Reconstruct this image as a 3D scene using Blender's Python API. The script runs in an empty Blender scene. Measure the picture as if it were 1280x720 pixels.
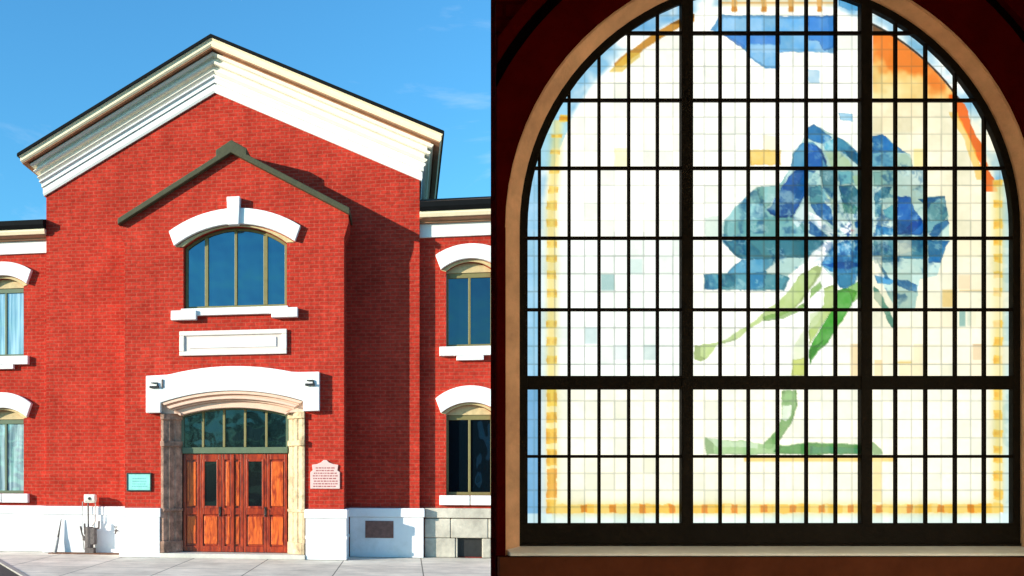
import bpy, bmesh, math, random
import numpy as np
from mathutils import Vector, Matrix
random.seed(7)
R = math.radians
scene = bpy.context.scene
col = scene.collection

# ------------------------------------------------------------------ camera, sky, sun, exposure
F, CX, HY, EYE = 1190.0, 308.0, 590.0, 2.2
cam = bpy.data.cameras.new("camera"); cam_o = bpy.data.objects.new("camera", cam); col.objects.link(cam_o)
cam_o.location = (0, 0, EYE); cam_o.rotation_euler = (R(90), 0, 0)
cam.sensor_width = 36; cam.lens = F / 1280 * 36
cam.shift_x = -(CX - 640) / 1280; cam.shift_y = (HY - 360) / 1280
cam.clip_start = .05; cam.clip_end = 6000
scene.camera = cam_o

TH = R(9.6)
LB = Matrix.Translation(((430 - CX) / F * 23.8, 23.8, 0)) @ Matrix.Rotation(-TH, 4, 'Z')   # frame of the brick building
sun_travel = (LB.to_3x3() @ Vector((1.62, 1.0, -0.47))).normalized()
to_sun = -sun_travel
SUN_EL = math.asin(to_sun.z); SUN_AZ = math.atan2(to_sun.x, to_sun.y)

world = bpy.data.worlds.new("World"); scene.world = world; world.use_nodes = True
wn = world.node_tree.nodes; wl = world.node_tree.links; wn.clear()
wout = wn.new('ShaderNodeOutputWorld'); wbg = wn.new('ShaderNodeBackground'); wbg.inputs[1].default_value = 0.10
sky = wn.new('ShaderNodeTexSky'); sky.sky_type = 'NISHITA'; sky.sun_disc = False
sky.sun_elevation = SUN_EL; sky.sun_rotation = SUN_AZ; sky.air_density = 1.3; sky.dust_density = .9; sky.ozone_density = 2.5; sky.altitude = 200
tc = wn.new('ShaderNodeTexCoord'); mp = wn.new('ShaderNodeMapping'); mp.inputs['Scale'].default_value = (1.6, 1.6, 6.0)
nz = wn.new('ShaderNodeTexNoise'); nz.inputs['Scale'].default_value = 1.7; nz.inputs['Detail'].default_value = 7; nz.inputs['Roughness'].default_value = .62; nz.inputs['Distortion'].default_value = .6
rp = wn.new('ShaderNodeValToRGB'); rp.color_ramp.elements[0].position = .53; rp.color_ramp.elements[0].color = (0, 0, 0, 1)
rp.color_ramp.elements[1].position = .85; rp.color_ramp.elements[1].color = (.5, .5, .5, 1)
mx = wn.new('ShaderNodeMix'); mx.data_type = 'RGBA'; mx.inputs[7].default_value = (7.5, 8.2, 9.0, 1)
tn = wn.new('ShaderNodeMix'); tn.data_type = 'RGBA'; tn.blend_type = 'MULTIPLY'; tn.inputs[0].default_value = 1; tn.inputs[7].default_value = (.62, 1.52, 2.05, 1)   # deep clear blue
wl.new(sky.outputs[0], tn.inputs[6])
wl.new(tc.outputs['Generated'], mp.inputs[0]); wl.new(mp.outputs[0], nz.inputs['Vector']); wl.new(nz.outputs[0], rp.inputs[0])
wl.new(rp.outputs[0], mx.inputs[0]); wl.new(tn.outputs[2], mx.inputs[6]); wl.new(mx.outputs[2], wbg.inputs[0]); wl.new(wbg.outputs[0], wout.inputs[0])

sl = bpy.data.lights.new("sun", 'SUN'); sl.energy = 5.0; sl.angle = R(.5); sl.color = (1, .91, .76)
so = bpy.data.objects.new("sun", sl); col.objects.link(so); so.rotation_euler = sun_travel.to_track_quat('-Z', 'Y').to_euler()

vs = scene.view_settings; vs.view_transform = 'Standard'; vs.look = 'None'; vs.gamma = 1; vs.use_curve_mapping = False
vs.exposure = 0.6
GLASS_GLOW = 0.62

# ------------------------------------------------------------------ helpers
def s2l(c):
    return tuple(((v / 255) / 12.92 if v / 255 <= .04045 else ((v / 255 + .055) / 1.055) ** 2.4) for v in c)

def tag(o, label=None, cat=None, group=None, kind=None):
    if label: o['label'] = label
    if cat: o['category'] = cat
    if group: o['group'] = group
    if kind: o['kind'] = kind
    return o

def empty(name, label, cat, loc=(0, 0, 0), mat=None, group=None):
    o = bpy.data.objects.new(name, None); col.objects.link(o)
    if mat is not None: o.matrix_world = mat
    else: o.location = loc
    return tag(o, label, cat, group)

class MB:
    def __init__(s): s.bm = bmesh.new()
    def box(s, x0, x1, y0, y1, z0, z1):
        v = [s.bm.verts.new(p) for p in ((x0,y0,z0),(x1,y0,z0),(x1,y1,z0),(x0,y1,z0),(x0,y0,z1),(x1,y0,z1),(x1,y1,z1),(x0,y1,z1))]
        for f in ((0,3,2,1),(4,5,6,7),(0,1,5,4),(1,2,6,5),(2,3,7,6),(3,0,4,7)): s.bm.faces.new([v[i] for i in f])
        return s
    def prism(s, pts, y0, y1, axis='y'):
        """closed polygon extruded along one axis; pts are (x,z) for y, (x,y) for z, (y,z) for x"""
        def p3(p, t):
            if axis == 'y': return (p[0], t, p[1])
            if axis == 'z': return (p[0], p[1], t)
            return (t, p[0], p[1])
        a = [s.bm.verts.new(p3(p, y0)) for p in pts]; b = [s.bm.verts.new(p3(p, y1)) for p in pts]
        n = len(pts)
        for f in ([a, list(reversed(b))]):
            s.bm.faces.new(f)
        for i in range(n): s.bm.faces.new((a[i], b[i], b[(i+1) % n], a[(i+1) % n]))
        return s
    def strip(s, A, B, y0, y1):
        """band between two polylines A and B (x,z lists of equal length), as a solid from y0 to y1"""
        n = len(A)
        f = [[s.bm.verts.new((p[0], y, p[1])) for p in L] for y in (y0, y1) for L in (A, B)]
        for i in range(n-1):
            s.bm.faces.new((f[0][i], f[0][i+1], f[1][i+1], f[1][i])); s.bm.faces.new((f[2][i], f[3][i], f[3][i+1], f[2][i+1]))
            s.bm.faces.new((f[0][i], f[2][i], f[2][i+1], f[0][i+1])); s.bm.faces.new((f[1][i], f[1][i+1], f[3][i+1], f[3][i]))
        for i in (0, n-1): s.bm.faces.new((f[0][i], f[1][i], f[3][i], f[2][i]))
        return s
    def holed(s, outline, holes, y0, y1):
        bm2 = bmesh.new()
        for loop in [outline] + holes:
            v = [bm2.verts.new((p[0], y0, p[1])) for p in loop]
            for i in range(len(v)): bm2.edges.new((v[i], v[(i+1) % len(v)]))
        bmesh.ops.triangle_fill(bm2, use_beauty=True, edges=bm2.edges[:], normal=(0, -1, 0))
        r = bmesh.ops.extrude_face_region(bm2, geom=bm2.faces[:] )
        for g in r['geom']:
            if isinstance(g, bmesh.types.BMVert): g.co.y = y1
        me = bpy.data.meshes.new('t'); bm2.to_mesh(me); bm2.free(); s.bm.from_mesh(me); bpy.data.meshes.remove(me)
        return s
    def tube(s, pts, r, seg=8, r1=None):
        pts = [Vector(p) for p in pts]; rings = []
        for i, p in enumerate(pts):
            d = (pts[min(i+1, len(pts)-1)] - pts[max(i-1, 0)]).normalized()
            q = d.to_track_quat('Z', 'Y'); rr = r if r1 is None else r + (r1 - r) * i / (len(pts)-1)
            rings.append([s.bm.verts.new(p + q @ Vector((math.cos(t)*rr, math.sin(t)*rr, 0))) for t in [2*math.pi*k/seg for k in range(seg)]])
        for a, b in zip(rings, rings[1:]):
            for k in range(seg): s.bm.faces.new((a[k], a[(k+1) % seg], b[(k+1) % seg], b[k]))
        s.bm.faces.new(list(reversed(rings[0]))); s.bm.faces.new(rings[-1])
        return s
    def build(s, name, m, parent=None, bevel=0, label=None, smooth=False):
        bmesh.ops.recalc_face_normals(s.bm, faces=s.bm.faces[:])
        me = bpy.data.meshes.new(name); s.bm.to_mesh(me); s.bm.free()
        me.materials.append(m)
        if smooth: me.polygons.foreach_set('use_smooth', [True]*len(me.polygons))
        o = bpy.data.objects.new(name, me); col.objects.link(o)
        if parent: o.parent = parent
        if bevel:
            b = o.modifiers.new('bevel', 'BEVEL'); b.width = bevel; b.segments = 2; b.limit_method = 'ANGLE'; b.angle_limit = R(35)
        if label: o['label'] = label
        return o

def arc(u0, u1, zs, rise, n=18):
    c = (u0+u1)/2; h = abs(u1-u0)/2; r = (h*h + rise*rise)/(2*rise); zc = zs + rise - r
    a = math.asin(h/r); sg = 1 if u1 > u0 else -1
    return [(c + sg*r*math.sin(-a + 2*a*i/n), zc + r*math.cos(-a + 2*a*i/n)) for i in range(n+1)]

# ------------------------------------------------------------------ materials
def newmat(name):
    m = bpy.data.materials.new(name); m.use_nodes = True
    return m, m.node_tree.nodes, m.node_tree.links, m.node_tree.nodes['Principled BSDF']

def mat(name, c, rough=.6, var=.12, scale=6, bump=.0, bscale=40, spec=.4, metal=0, stain=None, stain_amt=.5, stain_lo=.5):
    m, n, l, b = newmat(name)
    b.inputs['Roughness'].default_value = rough; b.inputs['Specular IOR Level'].default_value = spec; b.inputs['Metallic'].default_value = metal
    t = n.new('ShaderNodeTexCoord'); z = n.new('ShaderNodeTexNoise'); z.inputs['Scale'].default_value = scale; z.inputs['Detail'].default_value = 8; z.inputs['Roughness'].default_value = .65
    l.new(t.outputs['Object'], z.inputs['Vector'])
    r = n.new('ShaderNodeValToRGB'); r.color_ramp.elements[0].position = .3; r.color_ramp.elements[1].position = .7
    r.color_ramp.elements[0].color = (*[v*(1-var) for v in c], 1); r.color_ramp.elements[1].color = (*[min(1, v*(1+var)) for v in c], 1)
    l.new(z.outputs[0], r.inputs[0]); out = r.outputs[0]
    if stain:
        z2 = n.new('ShaderNodeTexNoise'); z2.inputs['Scale'].default_value = scale*.4; z2.inputs['Detail'].default_value = 10; z2.inputs['Roughness'].default_value = .7
        l.new(t.outputs['Object'], z2.inputs['Vector'])
        r2 = n.new('ShaderNodeValToRGB'); r2.color_ramp.elements[0].position = stain_lo; r2.color_ramp.elements[0].color = (0,0,0,1)
        r2.color_ramp.elements[1].position = stain_lo+.2; r2.color_ramp.elements[1].color = (stain_amt,)*3 + (1,)
        l.new(z2.outputs[0], r2.inputs[0]); k = n.new('ShaderNodeMix'); k.data_type = 'RGBA'; k.inputs[7].default_value = (*stain, 1)
        l.new(r2.outputs[0], k.inputs[0]); l.new(out, k.inputs[6]); out = k.outputs[2]
    l.new(out, b.inputs['Base Color'])
    if bump:
        z3 = n.new('ShaderNodeTexNoise'); z3.inputs['Scale'].default_value = bscale; z3.inputs['Detail'].default_value = 6
        l.new(t.outputs['Object'], z3.inputs['Vector']); bp = n.new('ShaderNodeBump'); bp.inputs['Strength'].default_value = bump; bp.inputs['Distance'].default_value = .02
        l.new(z3.outputs[0], bp.inputs['Height']); l.new(bp.outputs[0], b.inputs['Normal'])
    return m

def brick_mat(name, c1, c2, mortar, bw=.25, bh=.094, ms=.013, bump=.8, rough=.95, spec=.04):
    m, n, l, b = newmat(name)
    b.inputs['Roughness'].default_value = rough; b.inputs['Specular IOR Level'].default_value = spec
    t = n.new('ShaderNodeTexCoord'); sp = n.new('ShaderNodeSeparateXYZ'); l.new(t.outputs['Object'], sp.inputs[0])
    ad = n.new('ShaderNodeMath'); l.new(sp.outputs[0], ad.inputs[0]); l.new(sp.outputs[1], ad.inputs[1])
    # courses laid by hand: a slow wobble of the bed joints
    wz = n.new('ShaderNodeTexNoise'); wz.inputs['Scale'].default_value = 1.3; l.new(t.outputs['Object'], wz.inputs['Vector'])
    wm = n.new('ShaderNodeMath'); wm.operation = 'MULTIPLY_ADD'; wm.inputs[1].default_value = .03; l.new(wz.outputs[0], wm.inputs[0]); l.new(sp.outputs[2], wm.inputs[2])
    cb = n.new('ShaderNodeCombineXYZ'); l.new(ad.outputs[0], cb.inputs[0]); l.new(wm.outputs[0], cb.inputs[1])
    br = n.new('ShaderNodeTexBrick'); br.inputs['Scale'].default_value = 1; br.inputs['Brick Width'].default_value = bw; br.inputs['Row Height'].default_value = bh
    br.inputs['Mortar Size'].default_value = ms; br.inputs['Mortar Smooth'].default_value = .3; br.inputs['Bias'].default_value = -.1
    br.inputs['Color1'].default_value = (*c1, 1); br.inputs['Color2'].default_value = (*c2, 1); br.inputs['Mortar'].default_value = (*mortar, 1)
    l.new(cb.outputs[0], br.inputs['Vector'])
    z = n.new('ShaderNodeTexNoise'); z.inputs['Scale'].default_value = .9; z.inputs['Detail'].default_value = 9; z.inputs['Roughness'].default_value = .7; l.new(t.outputs['Object'], z.inputs['Vector'])
    r = n.new('ShaderNodeMapRange'); r.inputs[1].default_value = .3; r.inputs[2].default_value = .7; r.inputs[3].default_value = .78; r.inputs[4].default_value = 1.18; l.new(z.outputs[0], r.inputs[0])
    z4 = n.new('ShaderNodeTexNoise'); z4.inputs['Scale'].default_value = 9; z4.inputs['Detail'].default_value = 5; l.new(cb.outputs[0], z4.inputs['Vector'])
    r4 = n.new('ShaderNodeMapRange'); r4.inputs[1].default_value = .3; r4.inputs[2].default_value = .7; r4.inputs[3].default_value = .8; r4.inputs[4].default_value = 1.2; l.new(z4.outputs[0], r4.inputs[0])
    mps = n.new('ShaderNodeMapping'); mps.inputs['Scale'].default_value = (2.2, 2.2, .16); l.new(t.outputs['Object'], mps.inputs[0])
    z5 = n.new('ShaderNodeTexNoise'); z5.inputs['Scale'].default_value = 1.6; z5.inputs['Detail'].default_value = 6; z5.inputs['Roughness'].default_value = .7; l.new(mps.outputs[0], z5.inputs['Vector'])
    r5 = n.new('ShaderNodeMapRange'); r5.inputs[1].default_value = .35; r5.inputs[2].default_value = .62; r5.inputs[3].default_value = .86; r5.inputs[4].default_value = 1.04; l.new(z5.outputs[0], r5.inputs[0])
    m0 = n.new('ShaderNodeMath'); m0.operation = 'MULTIPLY'; l.new(r.outputs[0], m0.inputs[0]); l.new(r5.outputs[0], m0.inputs[1])
    mm = n.new('ShaderNodeMath'); mm.operation = 'MULTIPLY'; l.new(m0.outputs[0], mm.inputs[0]); l.new(r4.outputs[0], mm.inputs[1])
    v = n.new('ShaderNodeVectorMath'); v.operation = 'SCALE'; l.new(br.outputs[0], v.inputs[0]); l.new(mm.outputs[0], v.inputs['Scale']); l.new(v.outputs[0], b.inputs['Base Color'])
    z2 = n.new('ShaderNodeTexNoise'); z2.inputs['Scale'].default_value = 14; z2.inputs['Detail'].default_value = 5; l.new(t.outputs['Object'], z2.inputs['Vector'])
    h = n.new('ShaderNodeMath'); h.operation = 'MULTIPLY_ADD'; h.inputs[1].default_value = -1; l.new(br.outputs['Fac'], h.inputs[0]); l.new(z2.outputs[0], h.inputs[2])
    bp = n.new('ShaderNodeBump'); bp.inputs['Strength'].default_value = bump; bp.inputs['Distance'].default_value = .012
    l.new(h.outputs[0], bp.inputs['Height']); l.new(bp.outputs[0], b.inputs['Normal'])
    return m

def glass_mat(name, tint, refl, tintc):
    """window glass seen from outside: a dark room behind, the sky mirrored in it"""
    m, n, l, b = newmat(name)
    b.inputs['Base Color'].default_value = (*tint, 1); b.inputs['Roughness'].default_value = .12
    g = n.new('ShaderNodeBsdfGlossy'); g.inputs['Color'].default_value = (*tintc, 1); g.inputs['Roughness'].default_value = .03
    t = n.new('ShaderNodeTexCoord'); z = n.new('ShaderNodeTexNoise'); z.inputs['Scale'].default_value = 1.1; l.new(t.outputs['Object'], z.inputs['Vector'])
    bp = n.new('ShaderNodeBump'); bp.inputs['Strength'].default_value = 1.0; bp.inputs['Distance'].default_value = .035; l.new(z.outputs[0], bp.inputs['Height']); l.new(bp.outputs[0], g.inputs['Normal'])
    k = n.new('ShaderNodeMixShader'); k.inputs[0].default_value = refl
    l.new(b.outputs[0], k.inputs[1]); l.new(g.outputs[0], k.inputs[2]); l.new(k.outputs[0], n['Material Output'].inputs[0])
    return m

def wood_mat(name, dark, light, rough=.28, sx=6, sz=1.1):
    m, n, l, b = newmat(name)
    b.inputs['Roughness'].default_value = rough; b.inputs['Coat Weight'].default_value = .3; b.inputs['Coat Roughness'].default_value = .2
    t = n.new('ShaderNodeTexCoord'); mp = n.new('ShaderNodeMapping'); mp.inputs['Scale'].default_value = (sx, sx, sz); l.new(t.outputs['Object'], mp.inputs[0])
    z = n.new('ShaderNodeTexNoise'); z.inputs['Scale'].default_value = 2; z.inputs['Detail'].default_value = 8; z.inputs['Roughness'].default_value = .6; z.inputs['Distortion'].default_value = 1.2; l.new(mp.outputs[0], z.inputs['Vector'])
    r = n.new('ShaderNodeValToRGB'); r.color_ramp.elements[0].position = .36; r.color_ramp.elements[0].color = (*dark, 1)
    r.color_ramp.elements[1].position = .68; r.color_ramp.elements[1].color = (*light, 1); l.new(z.outputs[0], r.inputs[0]); l.new(r.outputs[0], b.inputs['Base Color'])
    return m

BRICK = brick_mat('red_brick', (.50, .040, .024), (.40, .029, .018), (.44, .078, .050))
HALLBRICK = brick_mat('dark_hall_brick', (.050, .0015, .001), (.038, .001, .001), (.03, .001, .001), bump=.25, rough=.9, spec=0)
WHITE = mat('white_painted_stone', (.80, .79, .78), .7, .06, 3, .15, 30, stain=(.5, .47, .42), stain_amt=.35, stain_lo=.58)
CREAM = mat('cream_paint', (.88, .74, .50), .6, .06, 3)
CORN = mat('cream_white_cornice', (.87, .80, .67), .6, .06, 3)
FASCIA_W = mat('white_frieze', (.80, .79, .76), .6, .05, 2)
ROOF = mat('black_roof_metal', (.006, .007, .008), .8, .2, 4, spec=.1)
ROOFB = mat('brown_roof', (.13, .075, .05), .95, .25, 5, spec=.05)
SOFFIT = mat('brown_soffit', (.38, .19, .10), .7, .2, 4)
COPING = mat('olive_coping', (.055, .055, .026), .7, .2, 5, .3, 20)
OLIVE = mat('olive_window_paint', (.20, .17, .065), .5, .12, 6)
GREENP = mat('green_transom_paint', (.11, .15, .09), .5, .12, 6)
TAN = mat('tan_wood', (.55, .42, .22), .6, .2, 7)
PINKTAN = mat('pinkish_moulding_stone', (.74, .50, .38), .7, .1, 6, .2)
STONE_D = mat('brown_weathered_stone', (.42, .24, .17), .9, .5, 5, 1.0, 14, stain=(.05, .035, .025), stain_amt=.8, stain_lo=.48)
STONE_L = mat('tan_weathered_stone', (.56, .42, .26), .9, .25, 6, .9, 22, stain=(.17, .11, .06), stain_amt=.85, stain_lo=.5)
PLINTH = mat('white_plinth_paint', (.78, .78, .80), .75, .05, 2, .12, 12, stain=(.50, .47, .44), stain_amt=.6, stain_lo=.52)
ASHLAR = mat('grey_ashlar', (.47, .43, .36), .9, .3, 2.2, .6, 8, stain=(.2, .19, .18), stain_amt=.6, stain_lo=.52)
DOORWOOD = wood_mat('varnished_red_wood', (.15, .010, .004), (.46, .050, .008))
PANELWOOD = wood_mat('bright_panel_wood', (.28, .024, .006), (.84, .16, .022))
BLACKG = glass_mat('door_glass', (.003, .004, .005), .03, (.5, .6, .7))
SKYG = glass_mat('sky_blue_glass', (.002, .008, .014), .20, (.20, .62, .88))
DEEPG = glass_mat('deep_blue_glass', (.002, .006, .010), .14, (.16, .52, .78))
TEALG = glass_mat('teal_transom_glass', (.003, .010, .012), .07, (.35, .65, .75))
PALEG = glass_mat('pale_curtained_glass', (.26, .40, .46), .18, (.6, .85, 1.0))
_n, _l = PALEG.node_tree.nodes, PALEG.node_tree.links
_t = _n.new('ShaderNodeTexCoord'); _m = _n.new('ShaderNodeMapping'); _m.inputs['Scale'].default_value = (1, 0, .04); _w = _n.new('ShaderNodeTexNoise'); _w.inputs['Scale'].default_value = 11; _w.inputs['Detail'].default_value = 4
_r = _n.new('ShaderNodeValToRGB'); _r.color_ramp.elements[0].position = .38; _r.color_ramp.elements[0].color = (.10, .19, .23, 1); _r.color_ramp.elements[1].position = .6; _r.color_ramp.elements[1].color = (.38, .52, .56, 1)
_l.new(_t.outputs['Object'], _m.inputs[0]); _l.new(_m.outputs[0], _w.inputs['Vector']); _l.new(_w.outputs[0], _r.inputs[0]); _l.new(_r.outputs[0], _n['Principled BSDF'].inputs['Base Color'])
DARK = mat('dark_iron', (.02, .02, .02), .5, .3, 8)
IRON = mat('rusty_grey_iron', (.11, .09, .085), .7, .4, 14, .4, 30)
RUSTB = mat('rusty_vent', (.22, .11, .09), .8, .3, 10)
FRAMEB = mat('dark_bronze_frame', (.009, .006, .003), .6, .3, 5, .3, 25, spec=.08)
BARB = mat('dark_lead_bar', (.008, .005, .003), .7, .3, 12, spec=.06)
REVEAL = mat('tan_plaster_reveal', (.78, .42, .22), .65, .2, 4, .4, 30, stain=(.45, .22, .11), stain_amt=.6, stain_lo=.5)
SILLM = mat('pale_stone_sill', (.92, .88, .78), .4, .08, 4, .2, 12, stain=(.6, .52, .4), stain_amt=.5, stain_lo=.56)
APRON = mat('brown_timber_apron', (.11, .030, .012), .8, .25, 3, .2, 12, spec=.05)

def E_(*a, **k): return MB(*a, **k)

# ------------------------------------------------------------------ ground
g = MB(); g.bm.faces.new([g.bm.verts.new(p) for p in ((-2500, -2500, -.03), (2500, -2500, -.03), (2500, 2500, -.03), (-2500, 2500, -.03))])
o = g.build('ground', mat('asphalt_ground', (.045, .042, .04), .9, .2, .6, .3, 30)); tag(o, kind='structure')

def slab_mat():
    m, n, l, b = newmat('concrete_slabs'); b.inputs['Roughness'].default_value = .85; b.inputs['Specular IOR Level'].default_value = .2
    t = n.new('ShaderNodeTexCoord'); br = n.new('ShaderNodeTexBrick'); br.offset = 0; br.inputs['Scale'].default_value = 1
    br.inputs['Brick Width'].default_value = 1.9; br.inputs['Row Height'].default_value = 1.35; br.inputs['Mortar Size'].default_value = .014
    br.inputs['Color1'].default_value = (.84, .76, .64, 1); br.inputs['Color2'].default_value = (.76, .69, .58, 1); br.inputs['Mortar'].default_value = (.22, .20, .17, 1)
    l.new(t.outputs['Object'], br.inputs['Vector'])
    z = n.new('ShaderNodeTexNoise'); z.inputs['Scale'].default_value = .8; z.inputs['Detail'].default_value = 9; z.inputs['Roughness'].default_value = .7; l.new(t.outputs['Object'], z.inputs['Vector'])
    r = n.new('ShaderNodeMapRange'); r.inputs[1].default_value = .3; r.inputs[2].default_value = .7; r.inputs[3].default_value = .62; r.inputs[4].default_value = 1.15; l.new(z.outputs[0], r.inputs[0])
    v = n.new('ShaderNodeVectorMath'); v.operation = 'SCALE'; l.new(br.outputs[0], v.inputs[0]); l.new(r.outputs[0], v.inputs['Scale']); l.new(v.outputs[0], b.inputs['Base Color'])
    return m
m = MB(); m.prism([(-5.55, -6), (24, -6), (24, 1.1), (-10.05, 1.1)], -.13, 0, 'z')
pv = m.build('sidewalk', slab_mat(), bevel=.015); pv.matrix_world = LB; tag(pv, kind='structure')
m = MB(); m.prism([(-5.72, -6), (-5.56, -6), (-10.06, 1.1), (-10.22, 1.1)], -.03, .012, 'z')
kb = m.build('kerb', mat('kerb_stone', (.33, .30, .27), .9, .2, 3), bevel=.01); kb.matrix_world = LB; tag(kb, kind='structure')

# ------------------------------------------------------------------ the brick building
B = empty('brick_building', 'red brick building with white raking cornice, gabled entrance bay and arched white window hoods', 'building', mat=LB)
D, W = 1.0, 1.25                     # depth of the gabled wall and of the wings behind the entrance bay
C0 = -3.49                           # centre of the gable
C1 = -2.84                          # centre of the entrance bay

# gabled main block
MB().prism([(-8.22, 0), (1.87, 0), (1.87, 10.05), (C0, 12.62), (-8.22, 10.1)], D, 13).build('gable_wall', BRICK, B)
# entrance bay with its openings
ZS, RISE = 8.0, .47
win_hole = [(-4.12, 6.38), (-1.44, 6.38)] + arc(-1.44, -4.12, ZS, RISE)
bay_out = [(-5.68, .0), (-4.71, .0), (-4.71, 3.72)] + arc(-4.68, -1.00, 3.98, .27) + [(-.97, 3.72), (-.97, 0), (0, 0), (0, 8.05), (.11, 8.42), (.11, 8.62), (C1, 10.36), (-5.79, 8.62), (-5.79, 8.42), (-5.68, 8.05)]
MB().holed(bay_out, [win_hole], 0, D - .002).build('bay_wall', BRICK, B)

# coping of the bay
CW = 2.96; sl_ = (10.46 - 8.76) / CW
zk = 8.76 + sl_ * (CW - .40)
m = MB()
m.prism([(C1 - CW - .03, 8.60), (C1 - CW - .03, 8.76), (C1 - .40, zk), (C1 - .40, zk + .15), (C1, 10.62), (C1 + .40, zk + .15), (C1 + .40, zk), (C1 + CW + .03, 8.76), (C1 + CW + .03, 8.60), (C1, 10.30)], -.16, D - .003)
m.build('coping', COPING, B, bevel=.02)

# raking cornice swept along the gable and back along the eaves: (h above the soffit line, projection)
SLL, SLR = .528, .484; CA = math.cos(math.atan(.505)); HWL, HWR = 4.73, 5.36
def sweep(profile, name, mt):
    m = MB(); rings = []
    for (h, p) in profile:
        wl_, wr_ = HWL + p, HWR + p
        za = 12.36 + h / CA; zl, zr = za - SLL * wl_, za - SLR * wr_
        rings.append([(C0 - wl_, 13.0, zl), (C0 - wl_, D - p, zl), (C0, D - p, za), (C0 + wr_, D - p, zr), (C0 + wr_, 13.0, zr)])
    V = [[m.bm.verts.new(q) for q in r_] for r_ in rings]
    n = len(V)
    for i in range(n):
        a, b = V[i], V[(i+1) % n]
        for k in range(4): m.bm.faces.new((a[k], a[k+1], b[k+1], b[k]))
    m.bm.faces.new([v[0] for v in V]); m.bm.faces.new([v[4] for v in V][::-1])
    return m.build(name, mt, B)
sweep([(-.06, -.02), (-.06, .05), (.0, .07), (.13, .07), (.135, .045), (.16, .045), (.165, .10), (.26, .10), (.30, .15), (.34, .15), (.36, .09), (.36, -.02)], 'frieze', FASCIA_W)
sweep([(.362, -.02), (.362, .12), (.42, .19), (.44, .19), (.45, .12), (.55, .12), (.56, .24), (.60, .27), (.62, .27), (.63, .19), (.71, .19), (.72, .30), (.77, .34), (.79, .34), (.79, -.02)], 'cornice', CORN)
sweep([(.792, -.02), (.792, .28), (.835, .28), (.835, .49), (.86, .49), (.86, -.02)], 'soffit', SOFFIT)
sweep([(.862, -.02), (.862, .50), (.91, .53), (1.0, .53), (1.02, .56), (1.04, .56), (1.04, -.02)], 'fascia', CREAM)
sweep([(1.042, -.02), (1.042, .60), (1.11, .60), (1.11, -.02)], 'roof_edge', ROOF)
m = MB()
zt = 12.36 + 1.12 / CA
for s_, w_, q_ in ((-1, HWL + .59, SLL), (1, HWR + .59, SLR)):
    m.prism([(C0, zt), (C0 + s_ * w_, zt - q_ * w_), (C0 + s_ * w_, zt - q_ * w_ - .025), (C0, zt - .025)], D - .59, 13.1)
m.build('roof', ROOF, B)

# plinths
def plinth(x0, x1, y, name, mt, capm):
    o_ = MB().box(x0, x1, y - .10, y + .05, 0, 1.035).build(name, mt, B, bevel=.01)
    MB().box(x0 - .03, x1 + .03, y - .135, y + .05, 1.038, 1.27).build('plinth_cap', capm, o_, bevel=.02)
    return o_
plinth(-8.30, -5.81, D, 'plinth', PLINTH, PLINTH)
p2 = plinth(0.09, 1.97, D, 'plinth', PLINTH, PLINTH)
vt = MB(); vt.box(.49, 1.21, D - .115, D - .09, .50, .94); vt.build('vent', RUSTB, B)
sl2 = MB()
for i in range(7): sl2.box(.51, 1.19, D - .128, D - .117, .53 + i*.058, .556 + i*.058)
sl2.build('vent_grille', RUSTB, B)
def bayp(x0, x1):
    o_ = MB().box(x0, x1, -.10, D - .14, 0, 1.035).build('plinth', PLINTH, B, bevel=.01)
    MB().box(x0 - .025, x1 + .025, -.135, D - .14, 1.038, 1.27).build('plinth_cap', PLINTH, o_, bevel=.02)
    MB().box(x0 - .015, x1 + .015, -.12, D - .14, .52 if x0 > -3 else .0, .60 if x0 > -3 else .10).build('plinth_base', PLINTH, o_, bevel=.01)
bayp(-5.78, -4.72); bayp(-.95, .07)

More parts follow.
